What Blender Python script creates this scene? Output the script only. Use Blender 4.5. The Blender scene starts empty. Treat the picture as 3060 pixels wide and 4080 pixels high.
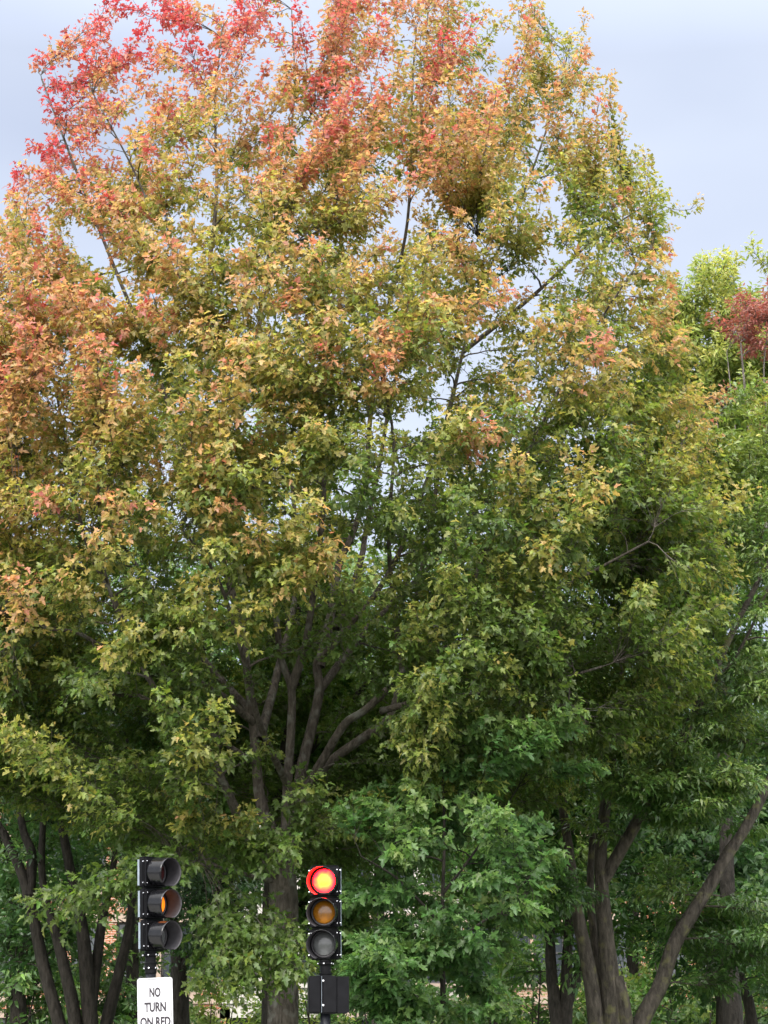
import bpy, bmesh, math
import numpy as np
from mathutils import Vector, Matrix

# ------------------------------------------------------------------ camera
S = bpy.context.scene
C = S.collection
EYE = np.array([0.0, 0.0, 1.6])
PITCH = math.radians(15.5)
FPX = 8490.0                      # focal length in pixels of the full photograph
cam_d = bpy.data.cameras.new('camera')
cam_d.sensor_fit = 'VERTICAL'
cam_d.sensor_height = 24.0
cam_d.lens = 24.0 * FPX / 4080.0
cam_d.clip_start = 0.1
cam_d.clip_end = 3000
cam = bpy.data.objects.new('camera', cam_d)
C.objects.link(cam)
cam.location = EYE
cam.rotation_euler = (math.pi / 2 + PITCH, 0, 0)
S.camera = cam
S.render.resolution_x, S.render.resolution_y = 768, 1024

# ------------------------------------------------------------------ sky + sun
SUN_EL, SUN_AZ = math.radians(40), math.radians(205)     # behind the camera, a little to its left
W = bpy.data.worlds.new('World')
S.world = W
W.use_nodes = True
wn, wl = W.node_tree.nodes, W.node_tree.links
wn.clear()
w_out = wn.new('ShaderNodeOutputWorld')
w_bg = wn.new('ShaderNodeBackground')
w_bg.inputs['Strength'].default_value = 0.10
sky = wn.new('ShaderNodeTexSky')
sky.sky_type = 'NISHITA'
sky.sun_disc = False
sky.sun_elevation = SUN_EL
sky.sun_rotation = SUN_AZ
sky.air_density = 1.0
sky.dust_density = 1.5
w_tc = wn.new('ShaderNodeTexCoord')
w_map = wn.new('ShaderNodeMapping')
w_map.inputs['Scale'].default_value = (1.0, 1.0, 2.2)
w_no = wn.new('ShaderNodeTexNoise')
w_no.inputs['Scale'].default_value = 2.6
w_no.inputs['Detail'].default_value = 4.0
w_no.inputs['Roughness'].default_value = 0.45
w_rmp = wn.new('ShaderNodeValToRGB')
w_rmp.color_ramp.elements[0].position = 0.38
w_rmp.color_ramp.elements[0].color = (2.1, 2.35, 2.98, 1)      # thin grey-blue cloud
w_rmp.color_ramp.elements[1].position = 0.60
w_rmp.color_ramp.elements[1].color = (2.8, 3.06, 3.6, 1)      # bright cloud
w_mix = wn.new('ShaderNodeMix')
w_mix.data_type = 'RGBA'
w_mix.inputs[0].default_value = 0.93
# an overcast dome is brighter overhead than at the horizon
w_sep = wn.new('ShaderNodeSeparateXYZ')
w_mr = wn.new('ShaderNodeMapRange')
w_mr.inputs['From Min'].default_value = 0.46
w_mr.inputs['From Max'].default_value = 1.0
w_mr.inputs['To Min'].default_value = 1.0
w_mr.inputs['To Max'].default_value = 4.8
w_mul = wn.new('ShaderNodeVectorMath')
w_mul.operation = 'SCALE'
wl.new(w_tc.outputs['Generated'], w_map.inputs['Vector'])
wl.new(w_map.outputs['Vector'], w_no.inputs['Vector'])
wl.new(w_no.outputs['Fac'], w_rmp.inputs['Fac'])
wl.new(sky.outputs['Color'], w_mix.inputs[6])
wl.new(w_rmp.outputs['Color'], w_mix.inputs[7])
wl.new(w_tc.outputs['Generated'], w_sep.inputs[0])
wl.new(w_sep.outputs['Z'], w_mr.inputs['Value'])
w_back_fill = wn.new('ShaderNodeMapRange')          # unseen sky behind the camera, brightened to add fill on the leaves
w_back_fill.inputs['From Min'].default_value = 0.3
w_back_fill.inputs['From Max'].default_value = -0.9
w_back_fill.inputs['To Min'].default_value = 1.0
w_back_fill.inputs['To Max'].default_value = 4.0
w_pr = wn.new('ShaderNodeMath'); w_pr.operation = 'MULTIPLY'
wl.new(w_sep.outputs['Y'], w_back_fill.inputs['Value'])
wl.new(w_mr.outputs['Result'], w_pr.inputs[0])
wl.new(w_back_fill.outputs['Result'], w_pr.inputs[1])
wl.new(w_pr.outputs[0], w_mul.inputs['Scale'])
w_neu = wn.new('ShaderNodeMix')                # the brightened sky overhead and behind the camera is turned neutral white
w_neu.data_type = 'RGBA'
w_neu.inputs[7].default_value = (2.75, 2.75, 2.8, 1)
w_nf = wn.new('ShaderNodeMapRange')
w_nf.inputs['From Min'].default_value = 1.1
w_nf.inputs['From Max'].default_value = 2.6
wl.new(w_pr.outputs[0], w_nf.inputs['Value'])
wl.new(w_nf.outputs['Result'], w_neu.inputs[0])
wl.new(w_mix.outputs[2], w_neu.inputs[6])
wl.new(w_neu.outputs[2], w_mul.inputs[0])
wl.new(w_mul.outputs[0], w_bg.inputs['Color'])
wl.new(w_bg.outputs[0], w_out.inputs['Surface'])

sun_d = bpy.data.lights.new('sun', 'SUN')
sun_d.energy = 1.5
sun_d.angle = math.radians(22)
sun_d.color = (1.0, 0.95, 0.87)
sun = bpy.data.objects.new('sun', sun_d)
C.objects.link(sun)
_sd = Vector((math.sin(SUN_AZ) * math.cos(SUN_EL), math.cos(SUN_AZ) * math.cos(SUN_EL), math.sin(SUN_EL)))
sun.rotation_euler = _sd.to_track_quat('Z', 'Y').to_euler()
sun.location = (0, 0, 40)

S.view_settings.view_transform = 'Standard'
S.view_settings.look = 'None'
S.view_settings.exposure = 1.55
S.cycles.max_bounces = 16
S.cycles.diffuse_bounces = 10
S.cycles.transmission_bounces = 8
S.view_settings.gamma = 1.0

# ------------------------------------------------------------------ helpers
SP = FPX / (3060 / 1659.0)        # focal length in pixels of the 1659 px wide picture used for measuring
FWD = np.array([0, math.cos(PITCH), math.sin(PITCH)])
UPV = np.array([0, -math.sin(PITCH), math.cos(PITCH)])


def pix(px, py, D):
    """point on the plane y = D seen at (px, py) of the 1659 x 2212 picture"""
    d = FWD + np.array([(px - 829.5) / SP, 0, 0]) + UPV * ((1106 - py) / SP)
    return EYE + d * (D / d[1])


def nrm(v):
    v = np.asarray(v, float)
    n = np.linalg.norm(v, axis=-1, keepdims=True)
    return v / np.maximum(n, 1e-9)


def catmull(pts, n_per=6):
    p = np.asarray(pts, float)
    if len(p) < 3:
        t = np.linspace(0, 1, n_per + 1)[:, None]
        return p[0] * (1 - t) + p[-1] * t
    q = np.vstack([2 * p[0] - p[1], p, 2 * p[-1] - p[-2]])
    out = []
    for i in range(1, len(q) - 2):
        a, b, c, d = q[i - 1], q[i], q[i + 1], q[i + 2]
        for t in np.arange(n_per) / n_per:
            out.append(0.5 * (2 * b + (c - a) * t + (2 * a - 5 * b + 4 * c - d) * t * t + (3 * b - a - 3 * c + d) * t ** 3))
    out.append(p[-1])
    return np.array(out)


def tag(o, label=None, cat=None, group=None, kind=None):
    if label: o['label'] = label
    if cat: o['category'] = cat
    if group: o['group'] = group
    if kind: o['kind'] = kind
    return o


def empty(name, loc, label, cat, group=None):
    o = bpy.data.objects.new(name, None)
    o.empty_display_size = 0.2
    o.location = loc
    C.objects.link(o)
    return tag(o, label, cat, group)


def link_mesh(name, me, mat, parent=None):
    o = bpy.data.objects.new(name, me)
    if mat: me.materials.append(mat)
    C.objects.link(o)
    if parent is not None: o.parent = parent
    return o


def mesh_np(name, verts, faces, mat, parent=None, smooth=False, colors=None):
    """faces: (n, k) int array, all of one size"""
    me = bpy.data.meshes.new(name)
    v = np.ascontiguousarray(verts, dtype=np.float32)
    f = np.ascontiguousarray(faces, dtype=np.int32)
    k = f.shape[1]
    me.vertices.add(len(v))
    me.vertices.foreach_set('co', v.ravel())
    me.loops.add(f.size)
    me.loops.foreach_set('vertex_index', f.ravel())
    me.polygons.add(len(f))
    me.polygons.foreach_set('loop_start', np.arange(0, f.size, k, dtype=np.int32))
    me.polygons.foreach_set('loop_total', np.full(len(f), k, dtype=np.int32))
    if smooth:
        me.polygons.foreach_set('use_smooth', np.ones(len(f), dtype=bool))
    if colors is not None:
        ca = me.color_attributes.new('leaf_color', 'FLOAT_COLOR', 'POINT')
        ca.data.foreach_set('color', np.ascontiguousarray(colors, dtype=np.float32).ravel())
    me.update(calc_edges=True)
    return link_mesh(name, me, mat, parent)


def bm_obj(name, bm, mat, parent=None, smooth=False, bevel=0.0):
    if bevel > 0:
        bmesh.ops.bevel(bm, geom=list(bm.edges), offset=bevel, segments=2, affect='EDGES', profile=0.5)
    bmesh.ops.recalc_face_normals(bm, faces=bm.faces)
    me = bpy.data.meshes.new(name)
    bm.to_mesh(me)
    bm.free()
    if smooth:
        for p in me.polygons: p.use_smooth = True
    return link_mesh(name, me, mat, parent)


def add_box(bm, lo, hi, M=None):
    vs = [bm.verts.new(M @ Vector(p) if M else p) for p in
          [(lo[0], lo[1], lo[2]), (hi[0], lo[1], lo[2]), (hi[0], hi[1], lo[2]), (lo[0], hi[1], lo[2]),
           (lo[0], lo[1], hi[2]), (hi[0], lo[1], hi[2]), (hi[0], hi[1], hi[2]), (lo[0], hi[1], hi[2])]]
    for f in ((0, 3, 2, 1), (4, 5, 6, 7), (0, 1, 5, 4), (1, 2, 6, 5), (2, 3, 7, 6), (3, 0, 4, 7)):
        bm.faces.new([vs[i] for i in f])
    return vs


def add_lathe(bm, prof, seg=24, M=None, cap=True):
    """prof: list of (radius, z)"""
    rings = []
    for r, z in prof:
        ring = []
        for i in range(seg):
            a = 2 * math.pi * i / seg
            p = Vector((r * math.cos(a), r * math.sin(a), z))
            ring.append(bm.verts.new(M @ p if M else p))
        rings.append(ring)
    for a, b in zip(rings[:-1], rings[1:]):
        for i in range(seg):
            j = (i + 1) % seg
            bm.faces.new((a[i], a[j], b[j], b[i]))
    if cap:
        bm.faces.new(rings[0][::-1])
        bm.faces.new(rings[-1])


# ------------------------------------------------------------------ materials
def new_mat(name):
    m = bpy.data.materials.new(name)
    m.use_nodes = True
    n = m.node_tree.nodes
    return m, n, m.node_tree.links, n['Principled BSDF']


def leaf_mat(name, rough=0.45, spec=0.4, trans=0.48):
    m, n, l, b = new_mat(name)
    at = n.new('ShaderNodeAttribute')
    at.attribute_name = 'leaf_color'
    tc = n.new('ShaderNodeTexCoord')
    no = n.new('ShaderNodeTexNoise')
    no.inputs['Scale'].default_value = 38.0
    no.inputs['Detail'].default_value = 3.0
    mr = n.new('ShaderNodeMapRange')
    mr.inputs['From Min'].default_value = 0.3
    mr.inputs['From Max'].default_value = 0.7
    mr.inputs['To Min'].default_value = 0.72
    mr.inputs['To Max'].default_value = 1.25
    mu = n.new('ShaderNodeVectorMath'); mu.operation = 'SCALE'
    l.new(tc.outputs['Object'], no.inputs['Vector'])
    l.new(no.outputs['Fac'], mr.inputs['Value'])
    l.new(at.outputs['Color'], mu.inputs[0])
    l.new(mr.outputs['Result'], mu.inputs['Scale'])
    l.new(mu.outputs[0], b.inputs['Base Color'])
    b.inputs['Roughness'].default_value = rough
    b.inputs['Specular IOR Level'].default_value = spec
    tr = n.new('ShaderNodeBsdfTranslucent')
    hs = n.new('ShaderNodeHueSaturation')
    hs.inputs['Saturation'].default_value = 1.1
    hs.inputs['Value'].default_value = 1.7
    l.new(mu.outputs[0], hs.inputs['Color'])
    l.new(hs.outputs['Color'], tr.inputs['Color'])
    mx = n.new('ShaderNodeMixShader')
    mx.inputs['Fac'].default_value = trans
    l.new(b.outputs['BSDF'], mx.inputs[1])
    l.new(tr.outputs['BSDF'], mx.inputs[2])
    l.new(mx.outputs[0], n['Material Output'].inputs['Surface'])
    return m


def bark_mat(name, dark, light, scale=9.0, lichen=None):
    m, n, l, b = new_mat(name)
    tc = n.new('ShaderNodeTexCoord')
    mp = n.new('ShaderNodeMapping')
    mp.inputs['Scale'].default_value = (1, 1, 0.3)
    no = n.new('ShaderNodeTexNoise')
    no.inputs['Scale'].default_value = scale * 2.2
    no.inputs['Detail'].default_value = 7
    no.inputs['Roughness'].default_value = 0.65
    rp = n.new('ShaderNodeValToRGB')
    rp.color_ramp.elements[0].position = 0.34
    rp.color_ramp.elements[0].color = (*dark, 1)
    rp.color_ramp.elements[1].position = 0.68
    rp.color_ramp.elements[1].color = (*light, 1)
    l.new(tc.outputs['Object'], mp.inputs['Vector'])
    l.new(mp.outputs['Vector'], no.inputs['Vector'])
    l.new(no.outputs['Fac'], rp.inputs['Fac'])
    col = rp.outputs['Color']
    if lichen:
        n2 = n.new('ShaderNodeTexNoise')
        n2.inputs['Scale'].default_value = 5.5
        n2.inputs['Detail'].default_value = 6
        r2 = n.new('ShaderNodeValToRGB')
        r2.color_ramp.elements[0].position = 0.56
        r2.color_ramp.elements[1].position = 0.70
        mx = n.new('ShaderNodeMix'); mx.data_type = 'RGBA'
        mx.inputs[7].default_value = (*lichen, 1)
        l.new(tc.outputs['Object'], n2.inputs['Vector'])
        l.new(n2.outputs['Fac'], r2.inputs['Fac'])
        l.new(r2.outputs['Color'], mx.inputs[0])
        l.new(col, mx.inputs[6])
        col = mx.outputs[2]
    l.new(col, b.inputs['Base Color'])
    b.inputs['Roughness'].default_value = 0.9
    b.inputs['Specular IOR Level'].default_value = 0.2
    bp = n.new('ShaderNodeBump')
    bp.inputs['Strength'].default_value = 1.0
    bp.inputs['Distance'].default_value = 0.06
    l.new(no.outputs['Fac'], bp.inputs['Height'])
    l.new(bp.outputs['Normal'], b.inputs['Normal'])
    return m


def plain(name, col, rough=0.5, spec=0.5, metal=0.0, noise=0.12, nscale=12.0):
    m, n, l, b = new_mat(name)
    tc = n.new('ShaderNodeTexCoord')
    no = n.new('ShaderNodeTexNoise')
    no.inputs['Scale'].default_value = nscale
    no.inputs['Detail'].default_value = 5
    rp = n.new('ShaderNodeValToRGB')
    rp.color_ramp.elements[0].position = 0.3
    rp.color_ramp.elements[1].position = 0.7
    rp.color_ramp.elements[0].color = (*[c * (1 - noise) for c in col], 1)
    rp.color_ramp.elements[1].color = (*[min(1, c * (1 + noise)) for c in col], 1)
    l.new(tc.outputs['Object'], no.inputs['Vector'])
    l.new(no.outputs['Fac'], rp.inputs['Fac'])
    l.new(rp.outputs['Color'], b.inputs['Base Color'])
    b.inputs['Roughness'].default_value = rough
    b.inputs['Specular IOR Level'].default_value = spec
    b.inputs['Metallic'].default_value = metal
    return m


M_leaf = leaf_mat('maple_leaf')
M_leaf_gloss = leaf_mat('glossy_leaf', rough=0.36, spec=0.55, trans=0.35)
M_leaf_far = leaf_mat('far_leaf', rough=0.45, spec=0.4, trans=0.42)
M_bark = bark_mat('maple_bark', (0.034, 0.028, 0.023), (0.135, 0.117, 0.097), 8, lichen=(0.15, 0.15, 0.13))
M_bark_dark = bark_mat('dark_bark', (0.014, 0.012, 0.010), (0.050, 0.043, 0.036), 8)
M_bark_grey = bark_mat('grey_bark', (0.030, 0.026, 0.021), (0.105, 0.09, 0.073), 7, lichen=(0.12, 0.115, 0.055))
M_twig_pale = bark_mat('pale_twig', (0.07, 0.06, 0.052), (0.20, 0.18, 0.16), 7)

# ------------------------------------------------------------------ setting
me_ground = plain('grass_ground', (0.05, 0.075, 0.025), 0.95, 0.1, noise=0.5, nscale=3)
me_asph = plain('asphalt', (0.09, 0.09, 0.092), 0.85, 0.3, noise=0.25, nscale=20)
me_conc = plain('pavement_concrete', (0.34, 0.33, 0.31), 0.85, 0.3, noise=0.15, nscale=6)


def sheet(name, x0, x1, y0, y1, z0, z1, mat):
    bm = bmesh.new()
    add_box(bm, (x0, y0, z0), (x1, y1, z1))
    return tag(bm_obj(name, bm, mat), kind='structure')


sheet('ground', -900, 900, -300, 1500, -0.5, 0.0, me_ground)
sheet('road', -300, 300, -4, 21.5, 0.0005, 0.004, me_asph)
sheet('pavement', -300, 300, 21.65, 25.6, 0.0005, 0.13, me_conc)
sheet('kerb', -300, 300, 21.5, 21.65, 0.0005, 0.14, plain('granite_kerb', (0.4, 0.39, 0.38), 0.8, 0.3, noise=0.2, nscale=40))
sheet('far_road', -300, 300, 58, 64, 0.0005, 0.004, me_asph)

# ------------------------------------------------------------------ tree machinery
MAPLE = np.array([(0.0, 0.0), (0.34, -0.08), (0.24, 0.14), (0.58, 0.42), (0.19, 0.47), (0.25, 0.72),
                  (0.0, 1.0), (-0.25, 0.72), (-0.19, 0.47), (-0.58, 0.42), (-0.24, 0.14), (-0.34, -0.08)])
OVAL = np.array([(0, 0), (0.26, 0.28), (0.22, 0.62), (0, 1.0), (-0.22, 0.62), (-0.26, 0.28)])
LANCE = np.array([(0, 0), (0.21, 0.42), (0, 1.0), (-0.21, 0.42)])


def leaves_to_mesh(name, parent, mat, L, outline, rng, origin, centre=0.34):
    """L: dict of arrays base, tip, nor, size, col -> one mesh of folded, curled leaf blades"""
    base, tip, nor, size, col = (L[k] for k in ('base', 'tip', 'nor', 'size', 'col'))
    n = len(base)
    tip = nrm(tip)
    nor = nrm(nor - tip * np.sum(nor * tip, axis=1, keepdims=True))
    side = np.cross(tip, nor)
    o = np.vstack([outline, [(0, centre)]])
    k = len(outline)
    fold = rng.uniform(0.05, 0.8, n)[:, None]
    curl = rng.uniform(-0.1, 0.65, n)[:, None]
    wide = rng.uniform(0.6, 1.08, n)[:, None]
    ox = o[:, 0][None, :] * wide + rng.normal(0, 0.03, (n, k + 1)) + rng.normal(0, 0.10, n)[:, None] * o[:, 1][None, :] ** 2
    oy = np.repeat(o[:, 1][None, :], n, 0) + rng.normal(0, 0.03, (n, k + 1))
    oz = fold * np.abs(ox) - curl * oy ** 2
    v = base[:, None, :] + size[:, None, None] * (ox[..., None] * side[:, None, :] + oy[..., None] * tip[:, None, :] + oz[..., None] * nor[:, None, :])
    v = v - np.asarray(origin)
    idx = np.arange(k)
    tri = np.stack([np.full(k, k), idx, (idx + 1) % k], 1)
    f = (np.arange(n)[:, None, None] * (k + 1) + tri[None]).reshape(-1, 3)
    c = np.ones((n, k + 1, 4), np.float32)
    c[..., :3] = col[:, None, :]
    return mesh_np(name, v.reshape(-1, 3), f, mat, parent, colors=c.reshape(-1, 4))


def tubes_to_mesh(name, parent, mat, tubes, origin, rng):
    V, F, off = [], [], 0
    for p, r in tubes:
        n = len(p)
        rm = r.max()
        k = 14 if rm > 0.09 else 8 if rm > 0.035 else 5 if rm > 0.012 else 3
        t = nrm(np.gradient(p, axis=0))
        ref = np.array([0.3, 0.9, 0.15]) if abs(t[0, 1]) < 0.8 else np.array([1.0, 0.1, 0.1])
        u = nrm(np.cross(t, ref))
        w = np.cross(t, u)
        a = np.arange(k) * 2 * math.pi / k
        rr = r[:, None] * np.ones(k)[None]
        if rm > 0.09:
            rr = rr * (1 + 0.07 * np.sin(a * 3 + 1.3)[None] + 0.05 * np.sin(a * 5 + np.arange(n)[:, None] * 0.35)) * (1 + rng.normal(0, 0.018, (n, k)))
        v = p[:, None, :] + rr[..., None] * (np.cos(a)[None, :, None] * u[:, None, :] + np.sin(a)[None, :, None] * w[:, None, :])
        V.append(v.reshape(-1, 3))
        i, j = np.meshgrid(np.arange(n - 1), np.arange(k), indexing='ij')
        j2 = (j + 1) % k
        F.append((np.stack([i * k + j, i * k + j2, (i + 1) * k + j2, (i + 1) * k + j], -1) + off).reshape(-1, 4))
        off += n * k
    return mesh_np(name, np.vstack(V) - np.asarray(origin), np.vstack(F), mat, parent, smooth=True)


class Tree:
    def __init__(self, seed, axis, **kw):
        self.rng = np.random.default_rng(seed)
        self.axis = np.asarray(axis, float)          # a point of the trunk axis (x, y)
        self.tubes, self.np_, self.nt, self.nr = [], [], [], []
        self.P = dict(twig_gap=0.13, twig_len=0.55, node=0.075, leaf=0.135, droop=0.45, flat=0.0, lift=0.35,
                      start=0.25, nodes_pair=2, upn=0.7)
        self.P.update(kw)
        self.B = dict(base=[], tip=[], nor=[], size=[], a=[])

    def limb(self, pts, r0, r1, n_per=7, node=True, wob=0.0):
        p = catmull(pts, n_per)
        n = len(p)
        if wob > 0:
            w = self.rng.normal(0, wob, (n, 3)); w[0] = 0
            p = p + w
        s = np.linspace(0, 1, n)
        r = r0 + (r1 - r0) * s ** 0.85
        self.tubes.append((p, r))
        if node:
            t = nrm(np.gradient(p, axis=0))
            self.np_.append(p[1:]); self.nt.append(t[1:]); self.nr.append(r[1:])

    def attach(self, T, maxr=9):
        p = np.vstack(self.np_); t = np.vstack(self.nt); r = np.concatenate(self.nr)
        d = T - p
        h = np.hypot(d[:, 0], d[:, 1])
        cost = np.linalg.norm(d, axis=1) + 1.3 * np.maximum(0, self.P['lift'] * h - d[:, 2]) + (r < 0.007) * 5
        i = int(np.argmin(cost))
        return p[i], t[i], r[i]

    def spray(self, T, a, dens=1.0, upness=0.5, leafscale=1.0):
        """one leafy branch that ends at T; a = how far its leaves have turned"""
        rng, P = self.rng, self.P
        p0, t0, r0 = self.attach(T)
        d = T - p0
        L = np.linalg.norm(d)
        if L < 0.25: return
        dr = d / L
        out = np.array([T[0] - self.axis[0], T[1] - self.axis[1], 0.0])
        out = nrm(out)
        end = nrm(out * (1 - upness) + np.array([0, 0, upness * 1.2]) + dr * 0.7)
        c1 = p0 + nrm(t0 * 0.55 + dr) * L * 0.35
        c2 = T - end * L * 0.33
        m = max(6, int(L / 0.16))
        s = np.linspace(0, 1, m + 1)[:, None]
        c = (1 - s) ** 3 * p0 + 3 * s * (1 - s) ** 2 * c1 + 3 * s ** 2 * (1 - s) * c2 + s ** 3 * T
        c = c + rng.normal(0, 0.012, c.shape) * np.minimum(1, s * 4)
        rb = min(r0 * 0.75, 0.010 + 0.011 * L)
        rad = rb + (0.0035 - rb) * s[:, 0] ** 0.8
        self.tubes.append((c, rad))
        tan = nrm(np.gradient(c, axis=0))
        self.np_.append(c[1:]); self.nt.append(tan[1:]); self.nr.append(rad[1:])
        # twigs on the outer part
        plume = upness > 0.66
        Lleaf = min(L * (0.85 if plume else 1 - P['start']), P.get('leafy', 2.2) * (1.15 if plume else 0.8 if leafscale > 1.25 else 1.0))
        tl = P['twig_len'] * (0.62 if plume else 1.0)
        nt = max(3, int(Lleaf / P['twig_gap'] * dens))
        ph = rng.uniform(0, math.pi)
        for q in range(nt):
            u = 1 - (q + rng.uniform(0, 0.8)) / nt * (Lleaf / L)
            x = u * m
            i = min(m - 1, int(x)); fr = x - i
            b = c[i] * (1 - fr) + c[i + 1] * fr
            tn = tan[i]
            sidev = np.cross(tn, [0, 0, 1.0])
            if np.linalg.norm(sidev) < 0.2: sidev = np.cross(tn, [1.0, 0.3, 0])
            sidev = nrm(sidev); upv = np.cross(sidev, tn)
            ang = ph + q * 1.571 + rng.normal(0, 0.3)
            sc = 0.45 + 0.75 * min(1, (1 - u) * L / 0.9)
            for sg in (1, -1)[:P['nodes_pair']]:
                lat = sidev * math.cos(ang) + upv * math.sin(ang) * (1 - P['flat'])
                dirv = nrm(tn * rng.uniform(0.75, 1.4) + lat * sg * rng.uniform(0.6, 1.0) + np.array([0, 0, 0.5 if plume else 0.15]))
                self.twig(b, dirv, tl * sc * rng.uniform(0.6, 1.3), a + 0.26 * (u - 0.74) * P.get('tipturn', 1.0), out, leafscale)
        self.twig(c[-2], end, P['twig_len'] * 0.6, a + 0.06, out, leafscale)

    def twig(self, b, dirv, length, a, out, leafscale=1.0):
        rng, P = self.rng, self.P
        n = max(2, int(length / P['node']))
        s = (np.arange(n) + 1) / n
        bend = np.array([0, 0, -0.25 * P['droop']])
        path = b + dirv * (s * length)[:, None] + bend * ((s ** 2) * length)[:, None]
        if length > 0.22:
            tp = np.vstack([b, path[n // 2:n // 2 + 1], path[-1:]])
            self.tubes.append((tp, np.array([0.0045, 0.003, 0.0018])))
        k = n * 2 + 1
        base = np.vstack([path, path, path[-1:]])
        tw = np.concatenate([s, s, [1.0]])
        sgn = np.concatenate([np.ones(n), -np.ones(n), [0]])
        dv = nrm(dirv + bend * 1.5)
        sv = nrm(np.cross(dv, [0.05, 0.02, 1.0]))
        rot = rng.normal(0, 0.7, k)
        lat = sv[None] * np.cos(rot)[:, None] + np.cross(sv, dv)[None] * np.sin(rot)[:, None]
        tip = dv[None] * 0.65 + lat * sgn[:, None] * 0.8 + out[None] * 0.25 + rng.normal(0, 0.28, (k, 3))
        tip[:, 2] -= P['droop'] * rng.uniform(0.3, 1.6, k)
        tip = nrm(tip)
        pet = rng.uniform(0.02, 0.07, k)[:, None] * leafscale
        base = base + nrm(lat * sgn[:, None] + dv[None] * 0.6 + rng.normal(0, 0.2, (k, 3))) * pet
        nor = np.array([0, 0, P['upn']])[None] + out[None] * 0.3 + rng.normal(0, 0.46, (k, 3))
        B = self.B
        B['base'].append(base); B['tip'].append(tip); B['nor'].append(nor)
        B['size'].append(P['leaf'] * leafscale * rng.uniform(0.5, 1.3, k) * (1.08 - 0.25 * tw))
        B['a'].append(a + rng.normal(0, 0.075, k) + rng.normal(0, 0.05) + 0.10 * (tw - 0.5))

    def grow(self, targets):
        """targets: list of (T, a, dens, upness, leafscale)"""
        p = np.vstack(self.np_)
        key = [np.linalg.norm(p - t[0], axis=1).min() for t in targets]
        for i in np.argsort(key):
            self.spray(*targets[i])

    def build(self, name, label, ramp, base, leaf_m, bark_m, outline, cat='tree', group=None, bright=0.12):
        root = empty(name, tuple(base), label, cat, group)
        tubes_to_mesh('trunk', root, bark_m, self.tubes, base, self.rng)
        L = {k: (np.concatenate(v) if v[0].ndim == 1 else np.vstack(v)) for k, v in self.B.items()}
        a = np.clip(L.pop('a'), 0, 1)
        xs = np.array([r[0] for r in ramp])
        col = np.stack([np.interp(a, xs, [r[1][c] for r in ramp]) for c in range(3)], 1)
        col *= np.exp(self.rng.normal(0, bright, (len(a), 1)))
        col *= np.exp(self.rng.normal(0, 0.05, (len(a), 3)))
        L['col'] = np.clip(col, 0.003, 0.85)
        leaves_to_mesh('crown', root, leaf_m, L, outline, self.rng, base)
        print('TREE', name, 'leaves', len(a), 'tubes', len(self.tubes))
        return root


def limb_px(tr, pts, D, r0, r1, **kw):
    """pts: (px, py, depth offset)"""
    tr.limb([pix(q[0], q[1], D + (q[2] if len(q) > 2 else 0.0)) for q in pts], r0, r1, **kw)


# ------------------------------------------------------------------ the big maple
MAPLE_RAMP = [(0.00, (0.064, 0.105, 0.022)), (0.15, (0.104, 0.147, 0.032)), (0.30, (0.168, 0.188, 0.043)),
              (0.44, (0.250, 0.232, 0.058)), (0.55, (0.330, 0.240, 0.088)), (0.66, (0.375, 0.212, 0.104)),
              (0.78, (0.360, 0.148, 0.098)), (0.88, (0.350, 0.100, 0.084)), (1.00, (0.320, 0.062, 0.064))]
AUT = np.array([(150, 150, .93), (330, 50, .95), (100, 300, .93), (250, 400, .72), (480, 150, .84), (640, 100, .88), (560, 40, .92),
                (750, 200, .72), (880, 150, .66), (1000, 150, .6), (1150, 80, .5), (1250, 150, .52), (1300, 300, .42), (1100, 350, .5),
                (1400, 450, .4), (1200, 500, .34), (600, 330, .67), (400, 350, .63), (800, 330, .64), (200, 550, .6), (30, 600, .60),
                (400, 550, .5), (600, 560, .49), (850, 560, .52), (700, 700, .46), (450, 680, .47), (280, 700, .53), (60, 780, .52),
                (200, 850, .52), (150, 950, .56), (800, 800, .47), (1000, 700, .5), (1050, 900, .48), (1300, 700, .52), (1380, 560, .6),
                (1500, 700, .44), (1200, 850, .33), (1450, 850, .28), (500, 850, .36), (650, 950, .34), (450, 1100, .44), (60, 1100, .5),
                (200, 1150, .36), (850, 1050, .22), (600, 1250, .28), (900, 1250, .06), (1150, 1100, .24), (1300, 1050, .25),
                (1100, 1250, .16), (1400, 1200, .15), (50, 1260, .45), (300, 1350, .18), (700, 1450, .07), (1000, 1500, .05),
                (1200, 1550, .03), (100, 1600, .1), (450, 1550, .12), (200, 1650, .06), (450, 1750, .08), (700, 1750, .08),
                (1400, 1400, .08), (150, 1950, .03), (500, 2000, .03), (250, 1800, .02), (550, 1900, .03), (150, 1480, .12), (330, 1480, .12), (1000, 1800, .06)])


def autumn(px, py):
    d2 = (AUT[:, 0] - px) ** 2 + (AUT[:, 1] - py) ** 2 + 40 ** 2
    w = 1 / d2 ** 1.5
    a = float((w * AUT[:, 2]).sum() / w.sum())
    return a - 0.065 * min(1.0, max(0.0, (0.85 - a) / 0.12))


D0 = 30.0
base0 = pix(613, 2212, D0); base0[2] = 0.0
trunk_top = pix(613, 1800, D0)
mp = Tree(11, (base0[0], D0), twig_gap=0.125, twig_len=0.42, leaf=0.083, droop=0.5, node=0.056)
mp.limb([base0 + [0, 0, -0.1], base0 + [0, 0, 0.5], pix(613, 2212, D0), pix(614, 2000, D0), pix(612, 1890, D0), pix(614, 1790, D0)], 0.245, 0.175, node=False)
mp.limb([base0 + [0, 0, -0.05], base0 + [0, 0, 0.25]], 0.42, 0.25, node=False)
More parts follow.
